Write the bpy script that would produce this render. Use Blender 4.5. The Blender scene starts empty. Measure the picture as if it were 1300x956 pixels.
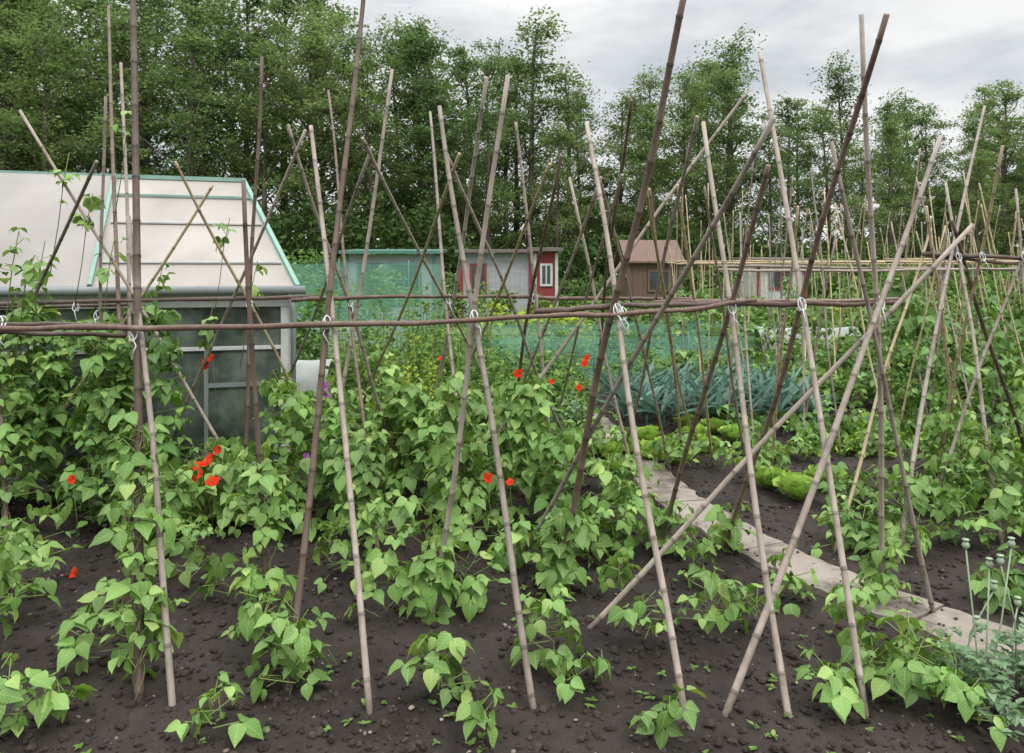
import bpy, math, random
import numpy as np
rng=np.random.default_rng(11); random.seed(11)
R=lambda a,b:float(rng.uniform(a,b))
scene=bpy.context.scene
EYE=1.6; FL=950.0
def ray(px,py,d): return np.array([(px-650)*d/FL,d,EYE+(345-py)*d/FL])
def gnd(px,py): return ray(px,py,EYE*FL/(py-345))
V3=lambda *a:np.array(a,dtype=float)
Z=V3(0,0,1)
def unit(a): return a/(np.linalg.norm(a,axis=-1,keepdims=True)+1e-9)

# ------------------------------------------------------------ geometry accumulator
class Geo:
    def __init__(s): s.v=[];s.l=[];s.t=[];s.uv=[];s.m=[];s.n=0
    def add(s,V,loops,tots,uv=None,mi=0):
        V=np.asarray(V,dtype=np.float32).reshape(-1,3)
        loops=np.asarray(loops,dtype=np.int32); tots=np.asarray(tots,dtype=np.int32)
        s.v.append(V); s.l.append(loops+s.n); s.t.append(tots)
        s.uv.append(np.zeros((len(loops),2),np.float32) if uv is None else np.asarray(uv,np.float32))
        s.m.append(np.full(len(tots),mi,np.int32) if np.isscalar(mi) else np.asarray(mi,np.int32)); s.n+=len(V)
    def inst(s,T,O,Fw,Up,S,mi=0,tint=None):
        O=np.atleast_2d(O);N=len(O)
        if N==0: return
        Fw=unit(np.broadcast_to(Fw,(N,3)).astype(float)); Up=np.broadcast_to(Up,(N,3)).astype(float)
        Rt=unit(np.cross(Fw,Up)); U=np.cross(Rt,Fw)
        S=np.asarray(S,float)
        if S.ndim==0: S=np.full((N,3),float(S))
        elif S.ndim==1: S=np.repeat(S[:,None],3,1)
        t=T['v']
        V=O[:,None,:]+(t[None,:,0:1]*S[:,None,0:1])*Rt[:,None,:]+(t[None,:,1:2]*S[:,None,1:2])*Fw[:,None,:]+(t[None,:,2:3]*S[:,None,2:3])*U[:,None,:]
        k=len(t)
        loops=(T['l'][None,:]+np.arange(N)[:,None]*k).ravel()
        uv=np.tile(T['uv'],(N,1))
        if tint is not None: uv=np.repeat(np.stack([tint,tint],1),len(T['l']),0)
        s.add(V.reshape(-1,3),loops,np.tile(T['t'],N),uv,mi)
    def tube(s,pts,rad,sides=8,mi=0,smi=None,cap=True):
        pts=np.asarray(pts,float);n=len(pts)
        rad=np.full(n,rad) if np.isscalar(rad) else np.asarray(rad,float)
        tan=unit(np.gradient(pts,axis=0))
        ref=V3(0,0,1) if abs(tan[0][2])<.8 else V3(0,1,0)
        a=unit(np.cross(tan,ref));b=np.cross(tan,a)
        an=np.arange(sides)*2*math.pi/sides+(math.pi/4 if sides==4 else 0)
        V=pts[:,None,:]+rad[:,None,None]*(np.cos(an)[None,:,None]*a[:,None,:]+np.sin(an)[None,:,None]*b[:,None,:])
        loops=[];mis=[];tot=[]
        for i in range(n-1):
            for j in range(sides):
                k=(j+1)%sides
                loops+= [i*sides+j,i*sides+k,(i+1)*sides+k,(i+1)*sides+j];tot.append(4)
                mis.append(mi if smi is None else smi[i])
        if cap:
            loops+=list(range(sides))[::-1];tot.append(sides);mis.append(mis[0])
            loops+=[(n-1)*sides+j for j in range(sides)];tot.append(sides);mis.append(mis[-2])
        s.add(V.reshape(-1,3),loops,tot,None,mis)
    def prism(s,poly,off,mi=0):
        p=np.asarray(poly,float);n=len(p);q=p+np.asarray(off,float)
        loops=list(range(n))+[n+i for i in range(n)][::-1];tot=[n,n]
        for i in range(n):
            k=(i+1)%n;loops+=[i,n+i,n+k,k];tot.append(4)
        s.add(np.vstack([p,q]),loops,tot,None,mi)
    def box(s,x0,x1,y0,y1,z0,z1,mi=0):
        s.prism([(x0,y0,z1),(x1,y0,z1),(x1,y1,z1),(x0,y1,z1)],(0,0,z0-z1),mi)
    def obj(s,name,mats,smooth=True,parent=None,loc=None,rotz=0,bevel=0):
        me=bpy.data.meshes.new(name)
        V=np.vstack(s.v);L=np.concatenate(s.l);T=np.concatenate(s.t)
        me.vertices.add(len(V));me.vertices.foreach_set('co',V.astype(np.float32).ravel())
        me.loops.add(len(L));me.loops.foreach_set('vertex_index',L)
        me.polygons.add(len(T));st=np.concatenate([[0],np.cumsum(T)[:-1]]).astype(np.int32)
        me.polygons.foreach_set('loop_start',st)
        for m in mats: me.materials.append(m)
        me.polygons.foreach_set('material_index',np.concatenate(s.m))
        me.polygons.foreach_set('use_smooth',np.full(len(T),smooth))
        uv=me.uv_layers.new(name='UVMap');me.update(calc_edges=True)
        uv.data.foreach_set('uv',np.vstack(s.uv).ravel())
        me.validate()
        ob=bpy.data.objects.new(name,me);scene.collection.objects.link(ob)
        if parent: ob.parent=parent
        if loc is not None: ob.location=loc
        ob.rotation_euler[2]=rotz
        if bevel:
            b=ob.modifiers.new('bevel','BEVEL');b.width=bevel;b.segments=2;b.limit_method='ANGLE'
        return ob
def empty(name,loc=(0,0,0)):
    e=bpy.data.objects.new(name,None);e.location=loc;scene.collection.objects.link(e);e.empty_display_size=.2;return e

def leafT(vs,ws,fold=.15,droop=.3,wav=0.0):
    V=[];idx=[]
    for i,(v,w) in enumerate(zip(vs,ws)):
        z=-droop*v*v
        if w==0: idx.append([len(V)]);V.append((0,v,z))
        else:
            ww=wav*(1 if i%2 else -1)
            idx.append([len(V),len(V)+1,len(V)+2]);V+=[(-w,v,z+fold*w+ww),(0,v,z),(w,v,z+fold*w-ww)]
    loops=[];tot=[]
    for a,b in zip(idx[:-1],idx[1:]):
        if len(a)==1 and len(b)==3:
            loops+=[a[0],b[1],b[0],a[0],b[2],b[1]];tot+=[3,3]
        elif len(a)==3 and len(b)==1:
            loops+=[a[0],a[1],b[0],a[1],a[2],b[0]];tot+=[3,3]
        else:
            loops+=[a[0],a[1],b[1],b[0],a[1],a[2],b[2],b[1]];tot+=[4,4]
    V=np.array(V);loops=np.array(loops)
    uv=np.stack([V[loops,0]+.5,V[loops,1]],1)
    return dict(v=V,l=loops,t=np.array(tot),uv=uv)
BEAN=[leafT([0,.1,.28,.48,.68,.86,1],[0,.27,.40,.38,.26,.11,0],f,d,w) for f,d,w in((.25,.3,.012),(.1,.5,.02),(.45,.2,.015),(.05,.15,.02))]
OVAL=leafT([0,.3,.7,1],[0,.28,.22,0],.25,.3)
DIAM=dict(v=np.array([(0,0,0),(.36,.5,.08),(0,1,-.05),(-.36,.5,.08)]),l=np.array([0,1,2,3]),t=np.array([4]),uv=np.array([(.5,0),(1,.5),(.5,1),(0,.5)]))
BLADE=leafT([0,.25,.5,.75,1],[.04,.05,.045,.03,0],.8,.45)
NEEDLE=leafT([0,.5,1],[0,.05,0],.4,.3)
LETT=leafT([0,.2,.4,.6,.8,.93,1],[.1,.2,.32,.4,.42,.3,.0],.5,-.35,.07)
def stickT():
    V=[];
    for y in(0,1):
        for k in range(4):
            a=k*math.pi/2;V.append((math.cos(a),y,math.sin(a)))
    l=[];
    for k in range(4): l+=[k,(k+1)%4,4+(k+1)%4,4+k]
    return dict(v=np.array(V),l=np.array(l),t=np.array([4]*4),uv=np.zeros((16,2)))
STICK=stickT()
def icoT():
    p=(1+5**.5)/2
    v=unit(np.array([(-1,p,0),(1,p,0),(-1,-p,0),(1,-p,0),(0,-1,p),(0,1,p),(0,-1,-p),(0,1,-p),(p,0,-1),(p,0,1),(-p,0,-1),(-p,0,1)],float))
    f=[0,11,5,0,5,1,0,1,7,0,7,10,0,10,11,1,5,9,5,11,4,11,10,2,10,7,6,7,1,8,3,9,4,3,4,2,3,2,6,3,6,8,3,8,9,4,9,5,2,4,11,6,2,10,8,6,7,9,8,1]
    return dict(v=v,l=np.array(f),t=np.array([3]*20),uv=np.zeros((60,2)))
ICO=icoT()
def sticks(g,A,B,r,mi=0):
    A=np.atleast_2d(A);B=np.atleast_2d(B);d=B-A;L=np.linalg.norm(d,axis=1)
    up=np.where(np.abs(unit(d)[:,2:3])>.9,V3(0,1,0),Z)
    S=np.stack([np.full(len(A),r),L,np.full(len(A),r)],1)
    g.inst(STICK,A,d,up,S,mi)

# ------------------------------------------------------------ materials
class M:
    def __init__(s,name):
        s.m=bpy.data.materials.new(name);s.m.use_nodes=True;s.nt=s.m.node_tree;s.nt.nodes.clear()
        s.out=s('ShaderNodeOutputMaterial')
    def __call__(s,t,**k):
        n=s.nt.nodes.new(t)
        for a,b in k.items(): setattr(n,a,b)
        return n
    def L(s,a,b): s.nt.links.new(a,b)
    def math(s,op,a,b=None,c=None):
        n=s('ShaderNodeMath',operation=op)
        for i,x in enumerate((a,b,c)):
            if x is None: continue
            if hasattr(x,'links'): s.L(x,n.inputs[i])
            else: n.inputs[i].default_value=x
        return n.outputs[0]
    def mix(s,f,a,b,mode='MIX'):
        n=s('ShaderNodeMix',data_type='RGBA',blend_type=mode)
        for i,x in ((0,f),(6,a),(7,b)):
            if hasattr(x,'links'): s.L(x,n.inputs[i])
            elif i==0: n.inputs[0].default_value=x
            else: n.inputs[i].default_value=(*x,1)
        return n.outputs[2]
    def noise(s,scale,detail=4,vec=None,rough=.55):
        n=s('ShaderNodeTexNoise');n.inputs['Scale'].default_value=scale;n.inputs['Detail'].default_value=detail;n.inputs['Roughness'].default_value=rough
        if vec is not None: s.L(vec,n.inputs['Vector'])
        return n.outputs['Fac']
    def ramp(s,f,lo,hi):
        n=s('ShaderNodeMapRange');s.L(f,n.inputs[0]);n.inputs[1].default_value=lo;n.inputs[2].default_value=hi;return n.outputs[0]
    def obj(s): return s('ShaderNodeTexCoord').outputs['Object']
    def grey(s,k):
        cb=s('ShaderNodeCombineColor');[s.L(k,cb.inputs[i]) for i in range(3)];return cb.outputs[0]
    def bsdf(s,col,rough=.7,bump=None,bs=.3,bd=.01,spec=.5,metal=0):
        p=s('ShaderNodeBsdfPrincipled')
        if hasattr(col,'links'): s.L(col,p.inputs['Base Color'])
        else: p.inputs['Base Color'].default_value=(*col,1)
        if hasattr(rough,'links'): s.L(rough,p.inputs['Roughness'])
        else: p.inputs['Roughness'].default_value=rough
        p.inputs['Specular IOR Level'].default_value=spec;p.inputs['Metallic'].default_value=metal
        if bump is not None:
            b=s('ShaderNodeBump');b.inputs['Strength'].default_value=bs;b.inputs['Distance'].default_value=bd;s.L(bump,b.inputs['Height']);s.L(b.outputs[0],p.inputs['Normal'])
        return p.outputs[0]
    def end(s,sh): s.L(sh,s.out.inputs[0]);return s.m

def leaf_mat(name,c1,c2,c3=None,trans=.25,rough=.45,nlo=.6,spec=.35):
    m=M(name);g=m('ShaderNodeNewGeometry');o=m.obj()
    rp=g.outputs['Random Per Island']
    col=m.mix(rp,c1,c2)
    if c3: col=m.mix(m.ramp(rp,.8,1.0),col,c3)
    n=m.noise(3.0,1,o)
    k=m.math('MULTIPLY_ADD',m.ramp(n,.3,.7),1.35-nlo,nlo)
    col=m.mix(1.0,col,m.grey(k),'MULTIPLY')
    uv=m('ShaderNodeTexCoord').outputs['UV'];sp=m('ShaderNodeSeparateXYZ');m.L(uv,sp.inputs[0])
    a=m.math('ABSOLUTE',m.math('SUBTRACT',sp.outputs[0],.5))
    mid=m.math('LESS_THAN',a,.014)
    fr=m.math('FRACT',m.math('MULTIPLY',m.math('SUBTRACT',sp.outputs[1],m.math('MULTIPLY',a,.9)),6.0))
    pp=m.math('ABSOLUTE',m.math('SUBTRACT',fr,.5))
    sv=m.math('GREATER_THAN',pp,.455)
    vv=m.math('MAXIMUM',mid,m.math('MULTIPLY',sv,.6))
    light=tuple(min(1,x*1.6+.03) for x in c2)
    col=m.mix(m.math('MULTIPLY',vv,.5),col,light)
    bump=m.math('MULTIPLY',pp,-1.0)
    sh=m.bsdf(col,rough,bump,.35,.004,spec)
    t=m('ShaderNodeBsdfTranslucent');c=m.mix(1.0,col,(1.25,1.15,.5),'MULTIPLY');m.L(c,t.inputs[0])
    x=m('ShaderNodeMixShader');x.inputs[0].default_value=trans;m.L(sh,x.inputs[1]);m.L(t.outputs[0],x.inputs[2])
    return m.end(x.outputs[0])
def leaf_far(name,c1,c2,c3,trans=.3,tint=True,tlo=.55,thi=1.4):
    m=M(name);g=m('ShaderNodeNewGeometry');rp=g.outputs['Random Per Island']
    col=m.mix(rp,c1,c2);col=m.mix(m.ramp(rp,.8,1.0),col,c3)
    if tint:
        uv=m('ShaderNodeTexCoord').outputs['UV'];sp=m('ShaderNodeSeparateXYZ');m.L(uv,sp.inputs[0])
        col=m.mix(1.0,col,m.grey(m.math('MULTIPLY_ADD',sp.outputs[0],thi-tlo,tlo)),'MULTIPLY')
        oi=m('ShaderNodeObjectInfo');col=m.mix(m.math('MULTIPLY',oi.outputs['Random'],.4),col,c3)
    d=m('ShaderNodeBsdfDiffuse');m.L(col,d.inputs[0]);t=m('ShaderNodeBsdfTranslucent');m.L(col,t.inputs[0])
    x=m('ShaderNodeMixShader');x.inputs[0].default_value=trans;m.L(d.outputs[0],x.inputs[1]);m.L(t.outputs[0],x.inputs[2])
    return m.end(x.outputs[0])
def simple(name,c1,c2=None,scale=8,rough=.7,bs=.2,bd=.004,spec=.4,stretch=None,isl=0):
    m=M(name);o=m.obj()
    if stretch:
        mp=m('ShaderNodeMapping');mp.inputs['Scale'].default_value=stretch;m.L(o,mp.inputs[0]);o=mp.outputs[0]
    n=m.noise(scale,5,o)
    col=m.mix(m.ramp(n,.3,.7),c1,c2 or tuple(x*.7 for x in c1))
    if isl:
        g=m('ShaderNodeNewGeometry');k=m.math('MULTIPLY_ADD',g.outputs['Random Per Island'],isl,1-isl/2)
        col=m.mix(1.0,col,m.grey(k),'MULTIPLY')
    return m.end(m.bsdf(col,rough,n,bs,bd,spec))

m_bean=leaf_mat('bean_leaf',(.125,.24,.055),(.21,.355,.095),(.33,.45,.13),nlo=.72,rough=.42)
m_beand=leaf_mat('bean_leaf_dark',(.09,.19,.045),(.15,.285,.07),(.23,.37,.09),nlo=.7)
m_stem=simple('green_stem',(.16,.25,.06),(.22,.28,.09),20,.6)
m_vine=simple('twining_vine',(.16,.2,.05),(.12,.09,.05),14,.6)
m_herb=leaf_far('herb_leaf',(.10,.19,.045),(.18,.30,.08),(.27,.37,.11),tint=False)
m_herby=leaf_far('yellow_green_leaf',(.26,.36,.05),(.38,.46,.07),(.45,.5,.1),tint=False)
m_blue=leaf_far('glaucous_leaf',(.15,.25,.13),(.24,.34,.2),(.3,.4,.25),tint=False)
m_leek=leaf_far('leek_leaf',(.10,.19,.15),(.18,.29,.22),(.22,.33,.26),tint=False)
m_lett=leaf_far('lettuce_leaf',(.26,.44,.07),(.40,.56,.12),(.46,.60,.17),trans=.25,tint=False)
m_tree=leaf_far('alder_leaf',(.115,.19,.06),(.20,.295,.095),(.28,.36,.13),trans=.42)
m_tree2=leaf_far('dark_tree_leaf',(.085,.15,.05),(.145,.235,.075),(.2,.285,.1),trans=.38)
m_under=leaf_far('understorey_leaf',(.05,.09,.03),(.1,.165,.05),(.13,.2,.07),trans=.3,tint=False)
m_red=leaf_far('red_petal',(.6,.03,.015),(.8,.06,.02),(.85,.12,.03),tint=False,trans=.25)
m_purple=leaf_far('purple_petal',(.35,.08,.35),(.45,.15,.5),(.5,.2,.5),tint=False)
m_bark=simple('bark',(.17,.145,.12),(.09,.075,.06),6,.9,.6,.03,.2,(1,1,.2))
m_pod=simple('poppy_capsule',(.33,.42,.27),(.25,.33,.22),30,.6)
m_tie=simple('cable_tie_plastic',(.75,.75,.75),(.6,.62,.66),30,.4)
def bamboo_mat(name,a,b,d):
    m=M(name);o=m.obj();mp=m('ShaderNodeMapping');mp.inputs['Scale'].default_value=(45,45,5);m.L(o,mp.inputs[0])
    n=m.noise(1.5,4,mp.outputs[0]);n2=m.noise(3.5,5,o,.7)
    col=m.mix(m.ramp(n,.3,.7),a,b);col=m.mix(m.ramp(n2,.52,.72),col,d)
    g=m('ShaderNodeNewGeometry');k=m.math('MULTIPLY_ADD',g.outputs['Random Per Island'],.5,.75)
    col=m.mix(1.0,col,m.grey(k),'MULTIPLY')
    return m.end(m.bsdf(col,.6,n,.25,.002,.35))
bam=[]
for nm,a,b,d in (('grey',(.38,.32,.27),(.27,.225,.19),(.17,.13,.10)),('dark',(.12,.083,.066),(.075,.052,.042),(.18,.14,.115)),
                 ('tan',(.50,.40,.25),(.42,.33,.2),(.32,.25,.17)),('brown',(.22,.155,.12),(.145,.10,.075),(.085,.056,.042)),
                 ('hazel',(.165,.105,.078),(.105,.067,.05),(.23,.18,.145))):
    bam.append(bamboo_mat('bamboo_'+nm,a,b,d));bam.append(bamboo_mat('bamboo_node_'+nm,tuple(x*.65 for x in a),tuple(x*.5 for x in b),tuple(x*.5 for x in d)))

# ------------------------------------------------------------ value noise + ground
tab=rng.random((256,256))
def vn(x,y,s,o=0):
    x=x*s+o;y=y*s+o*1.7;xi=np.floor(x).astype(int);yi=np.floor(y).astype(int);fx=x-xi;fy=y-yi
    fx=fx*fx*(3-2*fx);fy=fy*fy*(3-2*fy);a=lambda i,j:tab[(xi+i)%256,(yi+j)%256]
    return (a(0,0)*(1-fx)+a(1,0)*fx)*(1-fy)+(a(0,1)*(1-fx)+a(1,1)*fx)*fy-.5
PATH=np.array([(.72,9.0),(.92,7.4),(1.04,6.2),(1.16,5.15),(1.36,4.4),(1.63,3.8),(1.97,3.3),(2.5,2.65),(3.2,1.8)])
def pdist(x,y):
    x=np.asarray(x,float);y=np.asarray(y,float);best=np.full(np.broadcast(x,y).shape,1e9)
    for a,b in zip(PATH[:-1],PATH[1:]):
        d=b-a;t=np.clip(((x-a[0])*d[0]+(y-a[1])*d[1])/(d@d),0,1)
        best=np.minimum(best,np.hypot(x-a[0]-t*d[0],y-a[1]-t*d[1]))
    return best
def gz(x,y):
    x=np.asarray(x,float);y=np.asarray(y,float)
    h=.05*vn(x,y,1.1,3)+.035*vn(x,y,4,9)+.03*vn(x,y,11,5)+.02*vn(x,y,27,1)
    fall=np.clip(1-(np.hypot(x,y-5)-9)/5,0,1)
    pdd=pdist(x,y)
    h=h*np.clip((pdd-.06)/.25,.3,1)+.016*np.clip(1-abs(pdd-.26)/.12,0,1)
    return h*fall
t=np.linspace(-1,1,521);g1=7.5*t+400*np.sign(t)*np.abs(t)**11
X,Y=np.meshgrid(g1,g1+4.5)
G=Geo();n=len(t);i=np.arange(n*n).reshape(n,n)
q=np.stack([i[:-1,:-1],i[:-1,1:],i[1:,1:],i[1:,:-1]],-1).reshape(-1,4)
G.add(np.stack([X,Y,gz(X,Y)],-1).reshape(-1,3),q.ravel(),np.full(len(q),4))
m=M('garden_soil');o=m.obj();sp=m('ShaderNodeSeparateXYZ');m.L(o,sp.inputs[0])
n1=m.noise(1.2,5,o);n2=m.noise(9,8,o,.7);n3=m.noise(70,4,o,.7)
soil=m.mix(m.ramp(n2,.3,.7),(.02,.0155,.0135),(.047,.037,.032));soil=m.mix(m.ramp(n1,.45,.7),soil,(.06,.048,.041))
soil=m.mix(m.math('MULTIPLY',m.ramp(n3,.6,.75),.5),soil,(.10,.083,.07))
gr=m.mix(m.ramp(m.noise(2,6,o),.3,.7),(.07,.11,.035),(.14,.19,.06))
k=m.ramp(m.math('ADD',sp.outputs[1],m.math('MULTIPLY',m.noise(.5,4,o),5)),12.5,14)
col=m.mix(k,soil,gr)
hh=m.math('ADD',m.math('MULTIPLY',n2,1.0),m.math('MULTIPLY',n3,.4))
m_soil=m.end(m.bsdf(col,.92,hh,.8,.02,.2))
G.obj('ground',[m_soil])

def scatter(N,s0,s1,mat,name,flat=.7,pw=3):
    y=2.2+9*rng.random(N)**1.6;x=(rng.random(N)*2-1)*(y*.72+.5)
    k=(pdist(x,y)>.17)|(rng.random(N)<.25);x=x[k];y=y[k];N=len(x)
    s=s0+(s1-s0)*rng.random(N)**pw;on=pdist(x,y)<.17
    s=np.where(on,s*.5,s)
    O=np.stack([x,y,np.where(on,.035,gz(x,y))+s*.25],1);g=Geo()
    S=np.stack([s*rng.uniform(.6,1.2,N),s*rng.uniform(.6,1.2,N),s*flat*rng.uniform(.6,1.1,N)],1)
    g.inst(ICO,O,rng.normal(size=(N,3))*V3(1,1,.25),Z+rng.normal(size=(N,3))*.15,S)
    return g.obj(name,[mat],smooth=(name!='soil_clods'))
m_clod=simple('soil_clod',(.027,.021,.018),(.06,.048,.04),25,.95,.6,.01,.15,isl=.5)
m_peb=simple('pebble_stone',(.26,.21,.17),(.15,.125,.105),20,.7,.2,.003,.4,isl=1.2)
scatter(22000,.003,.022,m_clod,'soil_clods',.8,2.2)
scatter(2200,.003,.013,m_peb,'pebbles',.6,3)

m=M('concrete_path');o=m.obj();n1=m.noise(3,6,o,.65);n2=m.noise(60,5,o,.7)
col=m.mix(m.ramp(n1,.35,.68),(.33,.285,.245),(.2,.168,.14));col=m.mix(m.math('MULTIPLY',m.ramp(n2,.55,.75),.6),col,(.12,.10,.08))
sd=m.noise(2.2,8,o,.72);col=m.mix(m.math('MULTIPLY',m.ramp(sd,.5,.62),.8),col,(.055,.044,.038))
m_path=m.end(m.bsdf(col,.9,n2,.6,.008,.25))
g=Geo();seg=np.hypot(*(PATH[1:]-PATH[:-1]).T);cum=np.concatenate([[0],np.cumsum(seg)]);TL=cum[-1]
pp=lambda s:np.array([np.interp(s,cum,PATH[:,0]),np.interp(s,cum,PATH[:,1])])
def pside(s,w):
    d=pp(min(s+.15,TL))-pp(max(s-.15,0));d/=np.hypot(*d);c=pp(s);return V3(c[0]-d[1]*w,c[1]+d[0]*w,0)
s=0
while s<TL-.1:
    e=min(s+R(.85,1.05),TL);ns=14;zt=.032+R(-.005,.005)
    us=[s+.008+(e-s-.016)*k/ns for k in range(ns+1)];lf=[pside(u,.165+R(-.02,.015)) for u in us];rt=[pside(u,-.165-R(-.02,.015)) for u in us]
    for k in range(ns): g.prism([a+Z*zt for a in (lf[k],rt[k],rt[k+1],lf[k+1])],(0,0,-.12))
    s=e
g.obj('concrete_path',[m_path],smooth=False)

# ------------------------------------------------------------ bamboo
def bamboo(g,A,B,r0,r1,st,bend=.012):
    d=B-A;L=np.linalg.norm(d);u=d/L;pe=unit(np.cross(u,rng.normal(size=3)));pe2=np.cross(u,pe)
    S=[0.0];rr=[1.0];kind=[];s=R(.05,.2);sp=R(.15,.25)
    while s<L-.03:
        S+=[s-.008,s-.002,s+.002,s+.008];rr+=[1,1.13,1.13,1];kind+=[0,1,1,1];s+=sp*R(.75,1.25)
    S.append(L);rr.append(1);kind.append(0)
    S=np.array(S);tt=S/L;b=bend*L*R(-1,1);w=R(1.5,3);ph=R(0,6)
    pts=A+u*S[:,None]+pe*(np.sin(math.pi*tt)*b)[:,None]+pe2*(np.sin(w*math.pi*tt+ph)*.006*L*tt*(1-tt)*4)[:,None]
    rad=(r0+(r1-r0)*tt)*np.array(rr)
    g.tube(pts,rad,8,0,[st*2+k for k in kind])
def polepts(xf,yf,xc,yc,D,ytop,sink=.06,yext=None):
    if yext: xf=xf+(xf-xc)*(yext-yf)/(yf-yc);yf=yext
    a=gnd(xf,yf);c=ray(xc,yc,D)
    q=lambda P:FL*(P[2]-EYE)+(ytop-345)*P[1]
    tt=-q(a)/(q(c)-q(a));tt=min(max(tt,1.05),3)
    u=unit(c-a);return a-u*sink,a+(c-a)*tt
def bar(g,pts,r,st):
    P=np.array(pts);n=24;seg=np.linspace(0,len(P)-1,n);out=[]
    for s in seg:
        i=min(int(s),len(P)-2);f=s-i;out.append(P[i]*(1-f)+P[i+1]*f)
    out=np.array(out);out[:,2]+=np.cumsum(rng.normal(size=n))*.0025;out[:,1]+=np.cumsum(rng.normal(size=n))*.002
    rad=r*rng.uniform(.85,1.15,n)*np.linspace(1.1,.8,n)
    g.tube(out,rad,8,st*2)
def tie(g,c,r=.03):
    a=np.linspace(0,2*math.pi,15);tl=R(-.5,.5)
    pts=[c+V3(math.sin(tl)*.3*r*math.cos(x)+.006*math.sin(x*2),r*math.cos(x),r*1.1*math.sin(x)) for x in a];g.tube(pts,.0032,5)
    pts=[c+V3(r*.6*math.cos(x),-r*.7+.01*math.sin(x),r*math.sin(x)) for x in a];g.tube(pts,.0028,5)
    e=c+V3(0,-r,-r*.6);g.tube([e,e+V3(R(-.01,.03),-.012,-.03),e+V3(R(0,.05),-.015,-.075)],.0028,4)

D1=3.2
front=[(176,866,172,415,-60,1,.0175,890,.95),(216,866,176,420,275,0,.0125,900,0),(366,866,416,410,-30,3,.0135,880,.22),
(465,866,420,415,160,0,.012,905,0),(547,790,602,400,95,0,.012,None,.35),(672,866,600,405,135,0,.0125,900,0),
(862,866,785,400,155,0,.0125,905,0),(704,748,781,395,-30,3,.0155,None,.38),(995,866,928,400,155,0,.0125,905,0),
(838,700,925,390,210,3,.013,None,.25),(1092,866,1016,390,65,0,.0125,900,0),(920,700,1015,385,18,3,.013,None,.2),
(936,866,1115,385,173,0,.0135,905,0),(745,802,1112,415,285,0,.012,None,0),(1121,765,1107,385,18,0,.012,None,.25),
(1187,785,1112,440,180,0,.011,None,0),(342,800,319,400,228,3,.012,None,.75),(655,718,798,470,150,0,.0115,None,.2)]
e=empty('bamboo_bean_frame');g=Geo();plants=[]
for xf,yf,xc,yc,yt,st,r,ye,ph in front:
    dd=D1+R(-.02,.02)
    A,B=polepts(xf,yf,xc,yc,dd,yt,yext=ye);bamboo(g,A,B,r*1.08,r*.8,st,.006)
    if ph: plants.append((A,unit(B-A),ph,.13))
g.obj('bamboo_poles',bam,parent=e)
g=Geo();P=lambda x,y,d=D1:ray(x,y,d)
bar(g,[P(-260,418,3.18),P(0,415,3.18),P(200,413,3.17),P(500,408,3.17),P(722,395,3.18)],.0125,4)
bar(g,[P(-300,428,3.22),P(0,424,3.22),P(160,427,3.22)],.0125,1)
bar(g,[P(-100,417,3.24),P(158,418,3.24)],.011,1)
bar(g,[P(678,396,3.23),P(800,390,3.23),P(945,386,3.2)],.0125,1)
bar(g,[P(700,401,3.17),P(860,393,3.17),P(960,385,3.16)],.011,4)
bar(g,[P(830,384,3.26),P(1000,384,3.23),P(1145,383,3.23)],.0115,4)
g.obj('crossbars',bam,parent=e)
g=Geo()
for x,y in((2,410),(172,424),(416,409),(602,402),(783,393),(790,398),(928,390),(1016,386),(1115,384)): tie(g,P(x,y),.027)
g.obj('cable_ties',[m_tie],parent=e)

D2=4.9
second=[(160,700,150,388,8,3,.014,1.1),(166,680,160,395,80,0,.013,.9),(306,650,318,388,72,3,.0135,.45),(325,640,175,390,140,0,.012,.3),
(5,640,172,385,235,2,.011,.7),(-60,560,30,385,205,0,.012,1.1),(430,610,312,380,205,2,.011,.5),(190,610,290,385,165,0,.011,.5),
(481,720,446,390,115,3,.011,.6),(402,655,446,395,88,0,.013,.8),(518,620,442,390,158,0,.012,.6),(330,580,398,392,187,0,.011,.35),
(655,565,565,385,175,0,.011,.6),(600,700,570,390,142,0,.012,.5),(536,610,571,392,98,0,.013,.6),(440,570,508,392,195,2,.011,.5),
(735,600,648,390,195,0,.011,.5),(548,570,622,392,208,2,.011,.5),(705,640,679,390,155,0,.011,.5),(640,590,676,395,198,3,.012,.6),
(742,580,767,390,127,3,.011,.3),(808,630,758,392,225,0,.011,.3),(555,655,762,372,120,0,.0125,.3),(866,575,843,390,240,2,.01,.15),
(792,575,832,392,148,0,.012,.2),(952,610,918,390,238,0,.01,.15),(132,640,133,388,122,0,.011,1.1),
(880,560,850,400,230,2,.01,0),(615,600,690,410,225,0,.011,.4),(10,700,-10,389,150,3,.013,1.2),
(700,560,745,390,222,0,.01,0),(850,600,800,392,200,0,.01,.2),(905,590,880,392,235,2,.01,.15),(978,600,1000,388,262,2,.01,.15)]
e=empty('bamboo_bean_frame');g=Geo()
for xf,yf,xc,yc,yt,st,r,ph in second:
    A,B=polepts(xf,yf,xc,yc,D2+R(-.03,.03),yt);bamboo(g,A,B,r*1.1,r*.8,st,.01)
    if ph: plants.append((A,unit(B-A),ph,.2))
g.obj('bamboo_poles',bam,parent=e)
g=Geo()
bar(g,[P(-260,392,4.9),P(0,389,4.88),P(400,383,4.9)],.015,1)
bar(g,[P(-200,392,4.93),P(160,391,4.93)],.012,4)
bar(g,[P(370,382,4.86),P(655,378,4.87)],.013,4);bar(g,[P(635,376,4.9),P(885,378,4.9)],.013,4);bar(g,[P(840,382,4.86),P(1140,381,4.9)],.013,3)
g.obj('crossbars',bam,parent=e)
g=Geo()
for x,y in((98,389),(318,386),(446,383),(571,380),(679,378),(125,400),(843,381)): tie(g,P(x,y,4.9),.03)
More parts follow.
